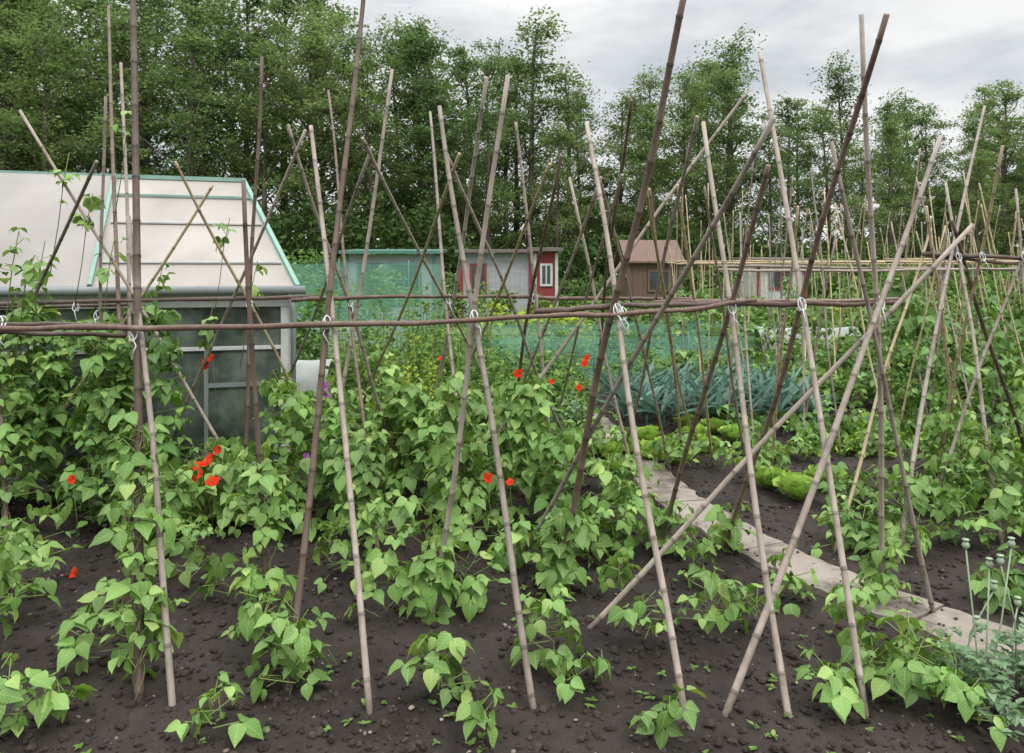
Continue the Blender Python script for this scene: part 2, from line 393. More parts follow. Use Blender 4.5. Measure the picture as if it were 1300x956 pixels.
g.obj('cable_ties',[m_tie],parent=e)

e=empty('bamboo_bean_frame');g=Geo();D3=5.1
for xf,yf,xc,yc,yt,st,r,ph in [(1272,692,1215,325,232,0,.012,.6),(1140,715,1214,325,135,0,.013,.4),(1190,610,1245,328,185,2,.012,.5),
 (1312,600,1222,322,280,1,.015,.4),(1180,650,1290,345,300,0,.011,.3),(1330,680,1298,332,240,0,.011,.9),(1225,600,1185,324,262,2,.011,.6),
 (1300,590,1345,330,150,0,.012,.9),(1400,650,1350,330,200,0,.012,.9),(1060,700,1170,330,290,2,.011,.2)]:
    A,B=polepts(xf,yf,xc,yc,D3,yt);bamboo(g,A,B,r*1.1,r*.8,st,.012)
    if ph: plants.append((A,unit(B-A),ph,.2))
g.obj('bamboo_poles',bam,parent=e)
g=Geo();bar(g,[P(1172,322,5.1),P(1300,330,5.1),P(1460,336,5.1)],.014,1);bar(g,[P(1185,327,5.13),P(1440,338,5.1)],.011,3);g.obj('crossbars',bam,parent=e)
g=Geo();[tie(g,P(x,326,5.1),.03) for x in(1215,1245,1298)];g.obj('cable_ties',[m_tie],parent=e)

# ------------------------------------------------------------ bean plants
LS=.84
def bean_geo(g,base,axis,h,n,spread,leaf,vine=True,dz=.6):
    base=np.asarray(base,float);axis=axis/axis[2];leaf=leaf*LS
    u=rng.random(n)**dz if h>.5 else rng.random(n)
    hh=.04+h*u
    p=base+axis*hh[:,None]+rng.normal(size=(n,3))*.012
    az=rng.random(n)*2*math.pi;out=np.stack([np.cos(az),np.sin(az),np.zeros(n)],1)
    k=1-.45*(hh/(h+.04))
    pl=spread*rng.uniform(.2,1,n)*k
    tip=p+out*pl[:,None]+Z*rng.uniform(.0,.07,n)[:,None]
    tip[:,2]=np.maximum(tip[:,2],.05)
    a=np.radians(rng.uniform(0,70,n))
    d=out*np.cos(a)[:,None]-Z*np.sin(a)[:,None]+rng.normal(size=(n,3))*.12;d=unit(d)
    up=unit(Z*np.cos(a)[:,None]*1.0+out*(np.sin(a)*.9+.1)[:,None]+rng.normal(size=(n,3))*.22)
    rt=unit(np.cross(d,up));s=leaf*rng.uniform(.45,1.25,n)*(.65+.5*k)
    sticks(g,p,tip,.002,1)
    for which in range(len(BEAN)):
        for side in(-1,0,1):
            ms=(rng.integers(0,len(BEAN),n)==which)if side else (np.arange(n)%len(BEAN)==which)
            if not ms.any(): continue
            dd=d if side==0 else unit(rt*side+d*.25-Z*rng.uniform(.0,.5,n)[:,None])
            oo=tip+d*(s*.22)[:,None] if side==0 else tip+rt*side*.006
            ss=s if side==0 else s*.88
            g.inst(BEAN[which],oo[ms],dd[ms],up[ms]+rng.normal(size=(ms.sum(),3))*.1,ss[ms],0)
    if vine:
        tt=np.linspace(0,h*1.1,int(10+h*34));r=.02;ph=R(0,6)
        for q in range(2):
            pts=base+axis*tt[:,None]+np.stack([np.cos(tt*26+ph)*r,np.sin(tt*26+ph)*r,np.zeros(len(tt))],1)
            g.tube(pts,.0026,4,2);ph+=2.4;tt=tt*R(.7,1.1)
bm=[m_bean,m_stem,m_vine];bmd=[m_beand,m_stem,m_vine]
for A,u,h,sp_ in plants:
    g=Geo();A=A+Z*.05
    bean_geo(g,A,u,h,int(14+h*64),sp_,.09,True,.75);g.obj('runner_bean_plant',bm)
def bush(px,py,h=.25,n=22,sp=.2,leaf=.085,mt=None,clear=.24):
    b=gnd(px,py)
    if pdist(b[0],b[1])<clear: return
    b[2]=float(gz(b[0],b[1]));g=Geo()
    bean_geo(g,b,Z+rng.normal(size=3)*.08,h,n,sp,leaf,False);g.obj('bean_plant',mt or bm)
for a in [(150,790,.5,26,.16),(128,850,.25,18,.17),(20,790,.4,26,.2),(-30,850,.45,30,.22),(50,750,.35,24,.18),(338,850,.22,18,.16),(380,890,.2,16,.15),(485,795,.5,26,.15),(462,745,.35,24,.17),
 (556,895,.2,24,.18),(594,775,.42,26,.15),(540,745,.3,20,.16),(700,850,.22,28,.18),(735,880,.1,10,.12),(712,755,.28,22,.16),(815,830,.16,12,.12),
 (905,800,.22,24,.18),(885,735,.16,16,.15),(1085,820,.22,24,.17),(1000,765,.22,18,.15),(965,800,.1,9,.11),(1110,870,.16,18,.17),(1160,890,.2,24,.2),
 (240,745,.25,22,.18),(290,770,.14,12,.14),(420,740,.25,20,.18),(790,760,.14,10,.12),(1220,930,.14,16,.18),(1060,905,.12,14,.14),(1185,850,.14,14,.15),
 (80,930,.08,10,.12),(270,945,.1,12,.14),(850,945,.08,8,.1),(0,945,.16,16,.18),(610,945,.07,8,.1),(1080,760,.16,14,.14),(1030,740,.14,12,.12),
 (940,660,.14,12,.14),(868,665,.25,22,.16),(900,648,.18,14,.14),(815,690,.28,26,.18),(785,660,.35,28,.18),(755,700,.25,20,.17),(860,700,.18,16,.14),(730,720,.2,16,.15),(650,730,.2,16,.15)]:
    bush(*a[:3],*(a[3:]))
for x in list(range(-80,200,24))+list(range(200,350,32))+list(range(350,770,23)):
    xx=x+R(-10,10);yy=R(622,700)
    h=1.2 if x<200 else .4 if x<350 else .85 if x<600 else .75 if x<700 else .5
    if 190<x<350: yy=R(665,710)
    h*=R(.7,1.15);b=gnd(xx,yy);g=Geo();bean_geo(g,b,Z+V3(R(-.15,.15),R(-.1,.1),0),h,int(22+h*62),.23,.1,False,.7);g.obj('runner_bean_plant',bm if R(0,1)<.6 else bmd)
for (x0,y0,x1,y1,nn,h) in [(1060,705,1330,690,7,.22),(1190,760,1330,770,3,.18),(1040,650,1300,635,8,.22),(1130,600,1320,585,6,.25),(940,585,1200,572,6,.2),(1200,640,1330,650,4,.25),(1250,820,1330,830,2,.16),(760,605,850,625,3,.3),(1040,562,1320,535,9,.3)]:
    for i in range(nn):
        f=(i+.5)/nn;bush(x0+(x1-x0)*f+R(-10,10),y0+(y1-y0)*f+R(-5,5),h*R(.6,1.25),int(R(14,26)),.18,.085,bm if i%2 else bmd,.36)
for px,py,d,nn in((70,240,4.7,5),(100,290,4.8,9),(40,350,4.8,8),(5,345,4.4,10),(20,380,4.6,10),(275,315,5.2,5),(310,370,5.2,7),(130,335,4.8,5),(150,180,4.8,3),(190,375,4.9,5),(255,420,5.1,6),(160,470,4.7,12),(60,450,4.7,14),(120,500,4.6,14)):
    g=Geo();c=ray(px,py+25,d);bean_geo(g,c,V3(.3,0,1),.28,nn,.08,.08,False);g.tube([c+V3(-.03,0,-.4),c+V3(.02,0,-.1),c+V3(.05,0,.15),c+V3(.1,-.02,.35)],.0028,4,2);g.obj('runner_bean_shoot',bm)

# ------------------------------------------------------------ far cane frames with beans
def far_frame(x0,x1,y,zr,st,hplant,step=.42,dy=0.0):
    e=empty('bamboo_bean_frame');g=Geo();gp=Geo();x=x0
    while x<x1:
        for sg in(-1,1):
            if R(0,1)<.1: continue
            yy=y+dy*(x-x0);lean=R(-.28,.28);a=V3(x+R(-.05,.05),yy+sg*.42,-.03);c=V3(x+lean*.6,yy+R(-.02,.02),zr*R(.97,1.03))
            L=R(1.15,1.65);B=a+(c-a)*L
            stl=random.choice([2,2,2,0,0])
            bamboo(g,a,B,.0105,.007,stl,.01)
            h=hplant*R(.4,1.2)
            if h>.1: bean_geo(gp,a+Z*.03,unit(B-a),h,int(10+h*38),.24,.12,False,.7)
        x+=step*R(.8,1.2)
    g.obj('bamboo_poles',bam,parent=e)
    gb=Geo();bar(gb,[V3(x0-.2,y,zr),V3(x1+.2,y+dy*(x1-x0),zr)],.013,st);bar(gb,[V3(x0-.2,y+.03,zr+.03),V3(x1+.2,y+dy*(x1-x0)+.03,zr)],.011,st);gb.obj('crossbars',bam,parent=e)
    if gp.n: gp.obj('climbing_beans',bmd,parent=e)
far_frame(2.1,4.6,7.0,1.62,0,.2);far_frame(4.0,8,7.6,1.7,2,1.35,.36)
far_frame(2.3,9,9.6,1.7,2,.5,.36);far_frame(2.8,13,12.5,1.75,2,1.0,.5,.0);far_frame(3.5,16,16,1.8,2,1.1,.6);far_frame(5,20,20,1.8,2,1.2,.8)
far_frame(7.2,11,9.9,1.8,0,1.5)

# ------------------------------------------------------------ other plants
def mass(name,x0,x1,y0,y1,h,n,size,mat,T=OVAL,clump=.3,stalk=True):
    g=Geo();nc=max(3,int((x1-x0)*(y1-y0)/(clump*clump)))
    cx=rng.uniform(x0,x1,nc);cy=rng.uniform(y0,y1,nc);ch=h*rng.uniform(.55,1.1,nc)
    k=rng.integers(0,nc,n);u=rng.random(n)**.7
    x=cx[k]+rng.normal(size=n)*clump*.45*(1.15-u*.6);y=cy[k]+rng.normal(size=n)*clump*.45*(1.15-u*.6);z=ch[k]*u
    d=rng.normal(size=(n,3));d[:,2]=d[:,2]*.4+.1
    g.inst(T,np.stack([x,y,z],1),d,Z+rng.normal(size=(n,3))*.5,size*rng.uniform(.6,1.3,n),0)
    if stalk:
        a=np.stack([cx,cy,cx*0],1);b=np.stack([cx+rng.normal(size=nc)*.05,cy,ch*1.05],1);sticks(g,a,b,.004,1)
    return g.obj(name,[mat,m_stem])
mass('herb_patch',-1.9,-.4,6.6,8.4,1.0,5600,.065,m_herb,clump=.2)
mass('flowering_herb_clump',-1.5,-.2,7.2,8.2,1.4,3000,.05,m_herb,clump=.18)
mass('yellow_herb_clump',-1.15,-.6,6.0,6.6,.8,800,.045,m_herby,clump=.14)
mass('yellow_herb_clump',-.95,-.5,6.5,7.0,1.0,300,.045,m_herby,clump=.12)
mass('herb_patch',-.4,.75,6.5,8.2,.76,4400,.065,m_herb)
mass('grey_leaf_clump',.3,.7,6.3,6.8,.55,600,.055,m_blue,clump=.18)
mass('fern_herb_clump',-2.9,-1.9,5.15,5.6,.35,1500,.06,m_herb,T=NEEDLE,clump=.2)
mass('fern_herb_clump',-2.4,-1.7,4.6,5.0,.22,1200,.05,m_herb,T=NEEDLE,clump=.2)
mass('grey_leaf_clump',-2.75,-2.35,4.5,4.9,.42,500,.05,m_blue,clump=.18)
mass('potato_bed',-4,3.2,9.8,10.5,.5,4500,.09,m_herb,clump=.35)
mass('salad_bed',1.5,4.6,6.5,6.8,.13,1100,.08,m_lett,clump=.25,stalk=False)
mass('salad_bed',-.2,.8,6.05,6.4,.16,400,.08,m_lett,clump=.25,stalk=False)
mass('low_crop',3.4,6.8,8.3,8.9,.4,2600,.1,m_herb)
mass('low_crop',3.4,8,10.4,11.6,.6,5000,.1,m_herb)
mass('low_crop',-6,2.2,11.6,13.0,.6,7000,.11,m_herb,clump=.5)
for k in range(40):
    x=R(-14,22);y=R(13.9,30);w=R(1.5,4);mt=[m_herb,m_herb,m_herb,m_herby,m_tree2][k%5]
    mass('vegetable_bed',x,x+w,y,y+R(.8,2),R(.3,1.1),int(w*550),.15,mt,clump=.5,stalk=False)
mass('currant_bushes',-6.5,-2,10.2,11,1.3,5000,.1,m_herb,clump=.5)
mass('fruit_bushes',8,24,24,28,2.0,12000,.18,m_herb,clump=1)
mass('fruit_bushes',-14,-7,14,20,2.0,9000,.15,m_herb,clump=1)
mass('fruit_bushes',-7,-3,17,22,2.1,5000,.15,m_herb,clump=1)
g=Geo();N=520;y=2.4+6*rng.random(N)**1.3;x=(rng.random(N)*2-1)*(y*.7+.3);k=(pdist(x,y)>.17)&(vn(x,y,.9,2)>-.05);x=x[k];y=y[k];N=len(x)
for q in range(6):
    az=rng.random(N)*6.28;s=rng.uniform(.008,.03,N);g.inst(OVAL,np.stack([x,y,gz(x,y)+.01],1),np.stack([np.cos(az),np.sin(az),rng.uniform(.1,.8,N)],1),Z,s)
g.obj('seedling_weeds',[m_herb])
g=Geo()
for yy in(7.6,8.0,8.4,8.8,9.2):
    for x in np.arange(1.2,3.1,.17):
        n=8;az=np.where(rng.random(n)<.5,0,math.pi)+rng.normal(size=n)*.35+.6;el=rng.uniform(.5,1.4,n)
        g.inst(BLADE,np.tile(V3(x+R(-.03,.03),yy+R(-.04,.04),.12),(n,1)),np.stack([np.cos(az)*np.cos(el),np.sin(az)*np.cos(el),np.sin(el)],1),Z+rng.normal(size=(n,3))*.1+V3(.01,.02,0),rng.uniform(.35,.6,n))
        g.tube([V3(x,yy,0),V3(x,yy,.15)],.014,5)
g.obj('leek_bed',[m_leek])
def lettuce(px,py,s=.13):
    b=gnd(px,py);b[2]=float(gz(b[0],b[1]))+.01;g=Geo();n=46
    u=np.linspace(0,1,n);az=np.arange(n)*2.4+R(0,6);el=.3+1.15*u
    d=np.stack([np.cos(az)*np.cos(el),np.sin(az)*np.cos(el),np.sin(el)],1)
    g.inst(LETT,b+d*.02,d,Z+rng.normal(size=(n,3))*.25,s*(1.1-.35*u)*rng.uniform(.8,1.2,n));g.obj('lettuce',[m_lett])
for a in((980,622),(1012,636,.15),(1046,622,.14),(826,586),(848,576),(800,580),(905,552),(884,560),(925,545),(1075,553),(1110,548),(1140,545),(1095,562),(930,562),(870,545),(775,588),(1165,552),(1190,545),(822,562),(1060,570),(950,540),(990,535),(1130,565),(1010,545),(900,575),(860,592,.12)): lettuce(*a)
def poppy(px,py,d,s=.045,col=m_red,name='red_poppy'):
    c=ray(px,py,d);g=Geo();f=unit(V3(R(-.8,.8),-.8,R(-.1,.9)))
    a=unit(np.cross(f,Z));b=np.cross(a,f)
    for k in range(5):
        an=k*1.2566+R(-.2,.2);dr=a*math.cos(an)+b*math.sin(an)+f*R(.3,.9)
        g.inst(BEAN[3],c,dr,f-dr*.3,s*R(.7,1.1)*V3(1.35,1,1)[None,:]*np.ones((1,3)),0)
    g.inst(ICO,c+f*.006,Z,V3(0,1,.1),s*.12,2)
    g.tube([c-f*.004,c-V3(0,-.01,.06),V3(c[0]+.03,c[1]+.03,max(0,c[2]-.45))],.002,4,1)
    g.obj(name,[col,m_stem,m_bark])
for a in((262,588,4.5,.045),(250,592,4.5,.045),(256,602,4.4,.04),(270,612,4.4,.045),(264,618,4.5),(247,608,4.4),(92,608,4.1,.035),(220,645,4.4,.04),(215,648,4.4),(95,728,3.9,.035),(62,715,3.9,.03),
 (657,474,5,.042),(620,607,4.2,.04),(690,500,5.2,.035),(742,462,5.4,.035),(735,492,5.1,.03),(745,455,6),(648,612,4.2,.03),(270,455,5.2,.04),(262,462,5.2),(278,570,4.6,.04),(560,455,6.3,.03),(700,485,6,.03),(268,580,4.45,.035),(240,600,4.4,.03)): poppy(*a)
poppy(412,492,4.6,.045,m_purple,'sweet_pea_flower');poppy(414,500,4.6,.035,m_purple,'sweet_pea_flower');poppy(388,578,4.4,.025,m_purple,'sweet_pea_flower')
def seedpoppy(px,py,tops,n=30):
    b=gnd(px,py);g=Geo()
    az=rng.random(n)*6.28;hz=rng.uniform(.02,.24,n)*(1 if tops else .5);o=b+np.stack([np.cos(az)*.02,np.sin(az)*.02,hz],1)
    d=np.stack([np.cos(az),np.sin(az),rng.uniform(.0,1.2,n)],1);L=rng.uniform(.05,.11,n)
    g.inst(OVAL,o,d,Z,np.stack([L*.6,L,L],1),0)
    for q in(-1,1):
        for f in(.3,.5,.7,.85):
            s2=unit(np.cross(d,np.tile(Z,(n,1))))*q+unit(d)*.6+rng.normal(size=(n,3))*.15;g.inst(OVAL,o+unit(d)*(L*f)[:,None],s2,Z+rng.normal(size=(n,3))*.3,L*.36,0)
    for (tx,ty) in tops:
        c=ray(tx,ty,b[1]-R(-.1,.15));g.tube([b,(b+c)/2+V3(R(-.03,.03),0,.03),c+V3(0,0,-.012)],.003,5,1)
        g.inst(ICO,c,Z,V3(0,1,.1),np.array([[.014,.018,.014]]),1)
        an=np.arange(10)*.6283;g.prism([c+V3(math.cos(x)*.012,math.sin(x)*.012,.018) for x in an],(0,0,.004),1)
    g.obj('opium_poppy_plant',[m_blue,m_pod])
seedpoppy(1248,905,[(1226,692),(1256,716),(1284,690)],22);seedpoppy(1292,880,[(1292,765),(1270,712)],24);seedpoppy(1222,880,[(1240,790),(1262,745)],14);seedpoppy(1265,940,[],14)

# ------------------------------------------------------------ greenhouse
m_roof=simple('weathered_sheet',(.42,.39,.35),(.32,.295,.265),2.2,.55,.15,.005,.4)
m_roofd=simple('weathered_roof_panel',(.36,.335,.315),(.27,.25,.235),1.8,.6,.15,.005,.3)
m_mint=simple('mint_green_paint',(.25,.42,.35),(.19,.34,.28),9,.5)
m_white=simple('white_paint',(.60,.61,.60),(.44,.45,.44),7,.55)
m_grey=simple('grey_pvc',(.23,.255,.26),(.18,.2,.205),6,.45)
m_dark=simple('painted_interior_shade',(.02,.022,.02),(.035,.04,.03),3,.9)  # near-black colour painted for the shaded inside of the greenhouse
m_brick=M('brick');o=m_brick.obj();bt=m_brick('ShaderNodeTexBrick');bt.inputs['Color1'].default_value=(.3,.14,.09,1);bt.inputs['Color2'].default_value=(.22,.1,.07,1);bt.inputs['Mortar'].default_value=(.35,.33,.3,1);bt.inputs['Scale'].default_value=4
m_brick.L(o,bt.inputs['Vector']);m_brick=m_brick.end(m_brick.bsdf(bt.outputs[0],.9))
m=M('painted_sheen_glass');o=m.obj();n=m.noise(2.2,6,o,.65);col=m.mix(m.ramp(n,.4,.7),(.05,.07,.055),(.2,.24,.21))  # noise mottle paints pale sheen and condensation over dark into the glass colour
gl=m.bsdf(col,.12,None,spec=.8);tr=m('ShaderNodeBsdfTransparent');x=m('ShaderNodeMixShader');m.L(m.math('MULTIPLY_ADD',m.ramp(n,.35,.6),-.45,.5),x.inputs[0]);m.L(gl,x.inputs[1]);m.L(tr.outputs[0],x.inputs[2]);m_glass=m.end(x.outputs[0])
e=empty('greenhouse',(-1.74,5.85,0));e.rotation_euler[2]=math.radians(16)
W=4.6;DP=1.8
sl=lambda x,t,o=0:V3(x,-.06+.96*t-o*.69,1.48+.92*t+o*.72)
rx=lambda t:.06-.46*t
g=Geo()
g.prism([sl(-1.4,0),sl(rx(0),0),sl(rx(1),1),sl(-1.4,1)],(0,0,-.025),0)
g.prism([sl(-W,0,.02),sl(-1.4,0,.02),sl(-1.4,1,.02),sl(-W+.4,1,.02)],(0,0,-.04),1)
bk=lambda x,t:V3(x,1.86-.96*t,1.48+.92*t)
g.prism([bk(rx(0),0),bk(-W,0),bk(-W+.4,1),bk(rx(1),1)],(0,0,-.025),0)
g.prism([V3(.06,-.06,1.478),V3(.06,1.86,1.478),V3(-.4,.9,2.398)],(0,0,-.025),0)
g.prism([V3(-W,1.86,1.478),V3(-W,-.06,1.478),V3(-W+.4,.9,2.398)],(0,0,-.025),1)
g.obj('roof',[m_roof,m_roofd],False,e)
g=Geo()
g.tube([sl(-W+.4,1,.01),sl(-.38,1,.01)],.024,4);g.tube([sl(rx(0),0,.01),sl(rx(1),1,.012)],.024,4);g.tube([bk(rx(0),0),bk(rx(1),1)+Z*.012],.022,4)
g.tube([sl(-1.38,0,.03),sl(-1.42,1,.03)],.018,4);g.tube([sl(-1.4,.81,.015),sl(rx(.81),.81,.015)],.012,4)
g.obj('green_trim',[m_mint],False,e)
g=Geo()
for tt in(.2,.55): g.tube([sl(-1.36,tt,.012),sl(rx(tt)-.03,tt,.012)],.013,4)
g.box(-W,.0,-.03,.02,1.33,1.43)
for xx in(-.035,-1.75,-2.7,-3.6,-4.5): g.box(xx-.03,xx+.03,-.025,.03,.14,1.33)
g.box(-W,0,-.04,.04,.10,.14);g.box(-W,-.065,-.02,.02,1.0,1.03);g.box(-.045,.0,1.74,1.8,.14,1.45);g.box(-.04,.015,.03,1.74,1.33,1.42);g.box(-.035,.01,.88,.92,.14,1.33)
g.obj('white_frame',[m_white],False,e,bevel=.004)
g=Geo();g.tube([V3(-W-.1,-.1,1.46),V3(.12,-.1,1.46)],.034,10);g.tube([V3(-.0,-.1,1.45),V3(.03,-.08,1.3),V3(.03,-.06,.05)],.02,8);g.obj('gutter',[m_grey],True,e)
g=Geo();g.box(-W,-.07,.0,.006,.14,1.33);g.box(-.02,-.012,.03,1.74,.14,1.33);g.box(-W,0,1.79,1.8,.1,1.45);g.obj('glass_panes',[m_glass],False,e)
g=Geo();g.box(-.62,-.59,-.02,.02,.14,1.0,0);g.box(-.59,-.12,-.02,.01,.72,.75,0);g.box(-1.2,-1.17,-.02,.02,.14,1.33,0);g.obj('door_frame',[m_grey],False,e)
g=Geo();g.box(-W,-.0,0,.1,-.05,.1);g.box(-.1,0.0,.1,DP,-.05,.1);g.obj('brick_base',[m_brick],False,e)
g=Geo();g.box(-W+.05,-.1,1.0,1.1,0,1.4);g.box(-W+.05,-.1,.3,1,.5,.54);g.obj('shade_sheet_and_staging',[m_dark],False,e)  # upright dark sheet stands in for shade inside; the shelf shares its colour
g=Geo();n=1800;g.inst(OVAL,np.stack([rng.uniform(-W,-.1,n),rng.uniform(.12,.8,n),rng.uniform(.2,1.25,n)],1),rng.normal(size=(n,3)),rng.normal(size=(n,3)),rng.uniform(.05,.12,n));g.obj('plants_inside',[m_herb],True,e)

# ------------------------------------------------------------ sheds, nets
m_shedg=simple('grey_boards',(.40,.41,.43),(.30,.31,.33),3,.7,.3,.01,.3,(1,1,6))
m_redp=simple('red_paint',(.28,.045,.045),(.2,.035,.035),5,.6)
m_brown=simple('brown_boards',(.17,.11,.085),(.115,.08,.06),4,.8,.4,.01,.3,(6,6,1))
m_tile=simple('clay_tiles',(.2,.135,.11),(.14,.095,.08),12,.9,.5,.02,.2)
m_felt=simple('roof_felt',(.19,.16,.145),(.13,.115,.105),6,.9)
m_win=simple('window_glass',(.03,.035,.04),(.07,.08,.09),2,.1,.0,.001,.8)
m_teal=simple('teal_paint',(.09,.22,.18),(.07,.17,.14),6,.5)
def shed(name,x0,x1,y,dep,ze,zr,wall,roof,trim,wins,door=None,mono=False):
    e=empty(name);g=Geo();g.box(x0,x1,y,y+dep,-.05,ze)
    if not mono:
        g.prism([(x0,y,ze),(x0,y+dep,ze),(x0,y+dep/2,zr-.04)],(.05,0,0));g.prism([(x1-.05,y,ze),(x1-.05,y+dep,ze),(x1-.05,y+dep/2,zr-.04)],(.05,0,0))
    g.obj('walls',[wall],False,e)
    g=Geo();xx=x0+.15
    while xx<x1-.1: g.box(xx,xx+.02,y-.012,y-.002,0,ze-.02);xx+=.16
    g.obj('board_battens',[wall],False,e)
    g=Geo()
    if mono: g.prism([(x0-.2,y-.3,ze+.02),(x1+.2,y-.3,ze+.02),(x1+.2,y+dep+.2,zr),(x0-.2,y+dep+.2,zr)],(0,0,.1))
    else:
        g.prism([(x0-.15,y-.2,ze-.06),(x1+.15,y-.2,ze-.06),(x1+.15,y+dep/2,zr),(x0-.15,y+dep/2,zr)],(0,0,.06))
        g.prism([(x0-.15,y+dep+.2,ze-.06),(x0-.15,y+dep/2,zr),(x1+.15,y+dep/2,zr),(x1+.15,y+dep+.2,ze-.06)],(0,0,.06))
    g.obj('roof',[roof],False,e)
    g=Geo();h=Geo()
    for (a,b,c,d) in wins:
        h.box(a,b,y-.03,y-.014,c,d)
        g.box(a-.07,a,y-.05,y-.014,c-.07,d+.07);g.box(b,b+.07,y-.05,y-.014,c-.07,d+.07);g.box(a,b,y-.05,y-.014,d,d+.07);g.box(a,b,y-.055,y-.014,c-.07,c);g.box((a+b)/2-.02,(a+b)/2+.02,y-.045,y-.031,c,d)
    for xx in(x0,x1): g.box(xx-.05,xx+.05,y-.06,y-.001,-.02,ze-.05)
    g.obj('trim',[trim],False,e);h.obj('window_panes',[m_win],False,e)
shed('grey_shed',-5.3,-2.5,24,2.4,2.15,2.3,m_shedg,m_teal,m_teal,[(-4.9,-4.2,.6,1.8),(-3.9,-3.0,.6,1.8)],None,True)
shed('grey_and_red_shed',-1.65,.6,24.5,2.6,2.2,2.32,m_shedg,m_felt,m_redp,[(-1.3,-.9,.8,1.8)],None,True)
shed('red_shed',.75,1.45,24.4,2.6,2.25,2.38,m_redp,m_felt,m_white,[(.98,1.25,1.2,1.8)],None,True)
shed('brown_shed',3.9,5.6,25,2.4,1.95,2.65,m_brown,m_tile,m_brown,[(4.6,5.2,1.0,1.6)])
shed('pale_shed',7.9,9.4,24,2,1.9,2.0,m_white,m_felt,m_redp,[(8.3,8.9,1.1,1.6)],None,True)
def netmat(name,c,sc,fill):
    m=M(name);o=m.obj();sp=m('ShaderNodeSeparateXYZ');m.L(o,sp.inputs[0])
    a=m.math('GREATER_THAN',m.math('FRACT',m.math('MULTIPLY',m.math('ADD',sp.outputs[0],sp.outputs[1]),sc)),1-fill)
    b=m.math('GREATER_THAN',m.math('FRACT',m.math('MULTIPLY',sp.outputs[2],sc)),1-fill)
    f=m.math('MAXIMUM',a,b);d=m('ShaderNodeBsdfDiffuse');d.inputs[0].default_value=(*c,1);t=m('ShaderNodeBsdfTransparent');x=m('ShaderNodeMixShader');m.L(f,x.inputs[0]);m.L(t.outputs[0],x.inputs[1]);m.L(d.outputs[0],x.inputs[2]);return m.end(x.outputs[0])
m_net=netmat('green_netting',(.17,.38,.31),45,.24)
m_netb=netmat('pale_netting',(.45,.55,.52),45,.2)
def net(name,pts,h,mat,sag=.05):
    e=empty(name);g=Geo();gp=Geo();pts=[np.array(p,float) for p in pts]
    for a,b in zip(pts[:-1],pts[1:]):
        L=np.linalg.norm(b-a);n=max(2,int(L/.35));rows=4;V=[]
        for i in range(n+1):
            f=i/n
            for r in range(rows+1):
                hh=(h-sag*math.sin(math.pi*((f*L/1.4)%1)))*r/rows
                V.append(a+(b-a)*f+V3(0,R(-.03,.03),hh))
        l=[]
        for i in range(n):
            for r in range(rows): q=i*(rows+1)+r;l+=[q,q+rows+1,q+rows+2,q+1]
        g.add(V,l,[4]*(n*rows))
        for k in range(int(L/1.4)+1):
            p=a+(b-a)*min(1,k*1.4/L);gp.tube([p-Z*.05,p+Z*(h+.04)],.014,6)
        gp.tube([a+Z*h,b+Z*h],.006,4)
    g.obj('netting',[mat],True,e);gp.obj('posts',[m_teal],True,e)
net('green_net_fence',[(-4.9,15,0),(-1.4,15.4,0)],1.8,m_net)
net('green_net_cage',[(-.8,10.9,0),(1.2,10.9,0),(3.6,11.1,0)],.68,m_net)
net('green_net_cage',[(-.8,13.4,0),(3.8,13.6,0)],.7,m_net)
net('pale_net_cage',[(-3.2,11.2,0),(-1.6,11.3,0)],.9,m_netb)
m_fleece=simple('mesh_cover',(.33,.35,.33),(.22,.25,.22),5,.85,.4,.02)
def tunnel(x0,x1,y,r,h):
    g=Geo();n=int((x1-x0)/.12);V=[];K=10
    for i in range(n+1):
        for k in range(K+1):
            a=math.pi*k/K;s=1-.07*abs(math.sin((i/n)*(x1-x0)*math.pi/.9))+R(-.015,.015);V.append((x0+(x1-x0)*i/n,y-r*math.cos(a)*s,h*math.sin(a)*s))
    l=[]
    for i in range(n):
        for k in range(K): q=i*(K+1)+k;l+=[q,q+1,q+K+2,q+K+1]
    g.add(V,l,[4]*(n*K));g.obj('mesh_tunnel',[m_fleece])
tunnel(4.4,6.2,13.6,.5,.62);tunnel(-3.1,-2.3,9.6,.35,.5)

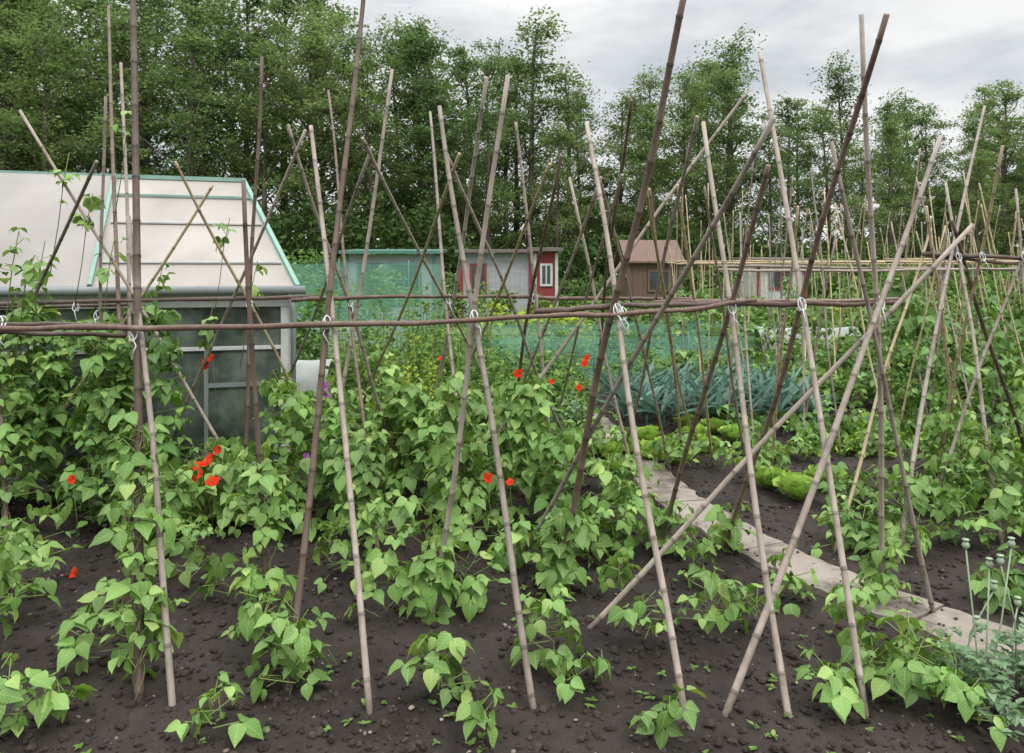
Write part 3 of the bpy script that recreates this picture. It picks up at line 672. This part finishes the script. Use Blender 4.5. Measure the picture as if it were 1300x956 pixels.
# ------------------------------------------------------------ trees
def tree_mesh(seed,Ht,leafmat,wide=.2,nl=30,per=58):
    global rng
    old=rng;rng=np.random.default_rng(seed);g=Geo()
    bx,by=R(-.7,.7),R(-.7,.7);tr=lambda f:V3(bx*f*f+.15*math.sin(f*5),by*f*f,Ht*f)
    fs=np.linspace(0,.97,10);g.tube([tr(f) for f in fs],.19*(1-fs*.93)*Ht/14+.01,8,1)
    C=[];pk=R(.55,.95)
    for i in range(nl):
        f=.14+.84*((i+R(0,1))/nl);az=i*2.4+R(-.5,.5);prof=math.sin(min(1,(1.05-f)/pk)*math.pi/2)*(.6+.4*min(1,f/.35))
        Lr=Ht*wide*prof*R(.5,1.45)+.25;el=math.radians(R(15,45)+30*f)
        d=V3(math.cos(az)*math.cos(el),math.sin(az)*math.cos(el),math.sin(el));p0=tr(f)
        p1=p0+d*Lr*.55+V3(0,0,R(-.1,.2));p2=p0+d*Lr+V3(R(-.3,.3),R(-.3,.3),R(-.2,.3))
        g.tube([p0,p1,p2],[.05*(1-f*.6),.03,.008],5,1)
        for k in range(int(3+Lr*1.2)):
            t=R(.35,1.08);c=p0+(p2-p0)*t+rng.normal(size=3)*V3(.35,.35,.3);C.append(c)
            sticks(g,p0+(p2-p0)*(t*.9),c,.01,1)
    for f in(.93,.97,1.0): C.append(tr(f)+rng.normal(size=3)*.12)
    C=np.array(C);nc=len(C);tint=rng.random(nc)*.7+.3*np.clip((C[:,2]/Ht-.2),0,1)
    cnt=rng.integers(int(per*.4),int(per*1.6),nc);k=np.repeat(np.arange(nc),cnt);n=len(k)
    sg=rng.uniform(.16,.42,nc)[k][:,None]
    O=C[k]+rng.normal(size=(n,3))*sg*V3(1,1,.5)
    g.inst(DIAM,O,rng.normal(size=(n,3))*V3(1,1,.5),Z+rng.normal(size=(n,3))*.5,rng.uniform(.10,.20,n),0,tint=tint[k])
    ob=g.obj('tree_crown_source',[leafmat,m_bark],False);me=ob.data;bpy.data.objects.remove(ob);rng=old;return me
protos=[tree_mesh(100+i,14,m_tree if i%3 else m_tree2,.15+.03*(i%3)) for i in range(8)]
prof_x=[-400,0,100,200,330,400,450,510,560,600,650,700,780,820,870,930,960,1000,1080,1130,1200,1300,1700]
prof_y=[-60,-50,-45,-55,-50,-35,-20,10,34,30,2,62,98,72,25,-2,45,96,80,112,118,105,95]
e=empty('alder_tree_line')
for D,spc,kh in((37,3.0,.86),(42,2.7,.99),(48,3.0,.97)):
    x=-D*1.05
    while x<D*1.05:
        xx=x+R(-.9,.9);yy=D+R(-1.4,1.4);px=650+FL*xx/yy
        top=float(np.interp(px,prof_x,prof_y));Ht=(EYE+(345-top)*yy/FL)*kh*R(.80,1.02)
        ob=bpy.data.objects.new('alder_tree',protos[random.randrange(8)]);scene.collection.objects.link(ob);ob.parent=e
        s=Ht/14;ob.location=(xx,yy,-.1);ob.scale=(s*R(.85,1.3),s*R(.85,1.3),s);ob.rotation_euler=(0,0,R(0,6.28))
        x+=spc*R(.7,1.3)
def wall(name,y0,y1,w,h,n,size,mat):
    g=Geo();x=rng.uniform(-w,w,n);y=rng.uniform(y0,y1,n);hh=h*(.75+.9*vn(x,y*0,.22,4)+.35*vn(x,y,.9,8));z=hh*rng.random(n)**.8
    g.inst(DIAM,np.stack([x,y,z],1),rng.normal(size=(n,3)),Z+rng.normal(size=(n,3))*.7,size*rng.uniform(.6,1.3,n),0,tint=rng.random(n));g.obj(name,[mat])
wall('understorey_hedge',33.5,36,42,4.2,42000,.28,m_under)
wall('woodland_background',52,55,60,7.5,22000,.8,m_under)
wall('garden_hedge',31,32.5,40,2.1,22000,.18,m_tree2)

# ------------------------------------------------------------ sky and sun
w=bpy.data.worlds.new('World');scene.world=w;w.use_nodes=True;nt=w.node_tree;nt.nodes.clear()
N=lambda t:nt.nodes.new(t);L=nt.links.new
sky=N('ShaderNodeTexSky');sky.sky_type='NISHITA';sky.sun_disc=False;sky.sun_elevation=math.radians(52);sky.sun_rotation=math.radians(150)
b1=N('ShaderNodeBackground');b1.inputs[1].default_value=.1;L(sky.outputs[0],b1.inputs[0])
tc=N('ShaderNodeTexCoord');mp=N('ShaderNodeMapping');mp.inputs['Scale'].default_value=(1,1,3.2);L(tc.outputs['Generated'],mp.inputs[0])
n1=N('ShaderNodeTexNoise');n1.inputs['Scale'].default_value=3.6;n1.inputs['Detail'].default_value=7;n1.inputs['Roughness'].default_value=.55;L(mp.outputs[0],n1.inputs[0])
cr=N('ShaderNodeValToRGB');cr.color_ramp.elements[0].position=.34;cr.color_ramp.elements[0].color=(.60,.65,.70,1);cr.color_ramp.elements[1].position=.58;cr.color_ramp.elements[1].color=(.99,.99,.98,1);L(n1.outputs[0],cr.inputs[0])
b2=N('ShaderNodeBackground');L(cr.outputs[0],b2.inputs[0])
sx=N('ShaderNodeSeparateXYZ');L(tc.outputs['Generated'],sx.inputs[0]);mr=N('ShaderNodeMapRange');mr.inputs[1].default_value=.32;mr.inputs[2].default_value=.9;mr.inputs[3].default_value=1;mr.inputs[4].default_value=3.6;L(sx.outputs[2],mr.inputs[0]);L(mr.outputs[0],b2.inputs[1])
mx=N('ShaderNodeMixShader');mx.inputs[0].default_value=.92;L(b1.outputs[0],mx.inputs[1]);L(b2.outputs[0],mx.inputs[2])
o=N('ShaderNodeOutputWorld');L(mx.outputs[0],o.inputs[0])
sd=bpy.data.lights.new('sun','SUN');sd.energy=1.5;sd.angle=math.radians(14);sd.color=(1,.95,.88)
so=bpy.data.objects.new('sun',sd);scene.collection.objects.link(so);so.rotation_euler=(math.radians(38),0,math.radians(30))
cam=bpy.data.cameras.new('camera');co=bpy.data.objects.new('camera',cam);scene.collection.objects.link(co)
co.location=(0,0,EYE);co.rotation_euler=(math.radians(90),0,0);cam.sensor_width=36;cam.lens=36*FL/1300;cam.shift_y=-133/1300;cam.clip_end=2000;cam.clip_start=.05
scene.camera=co
scene.view_settings.view_transform='Standard';scene.view_settings.look='None';scene.view_settings.exposure=0
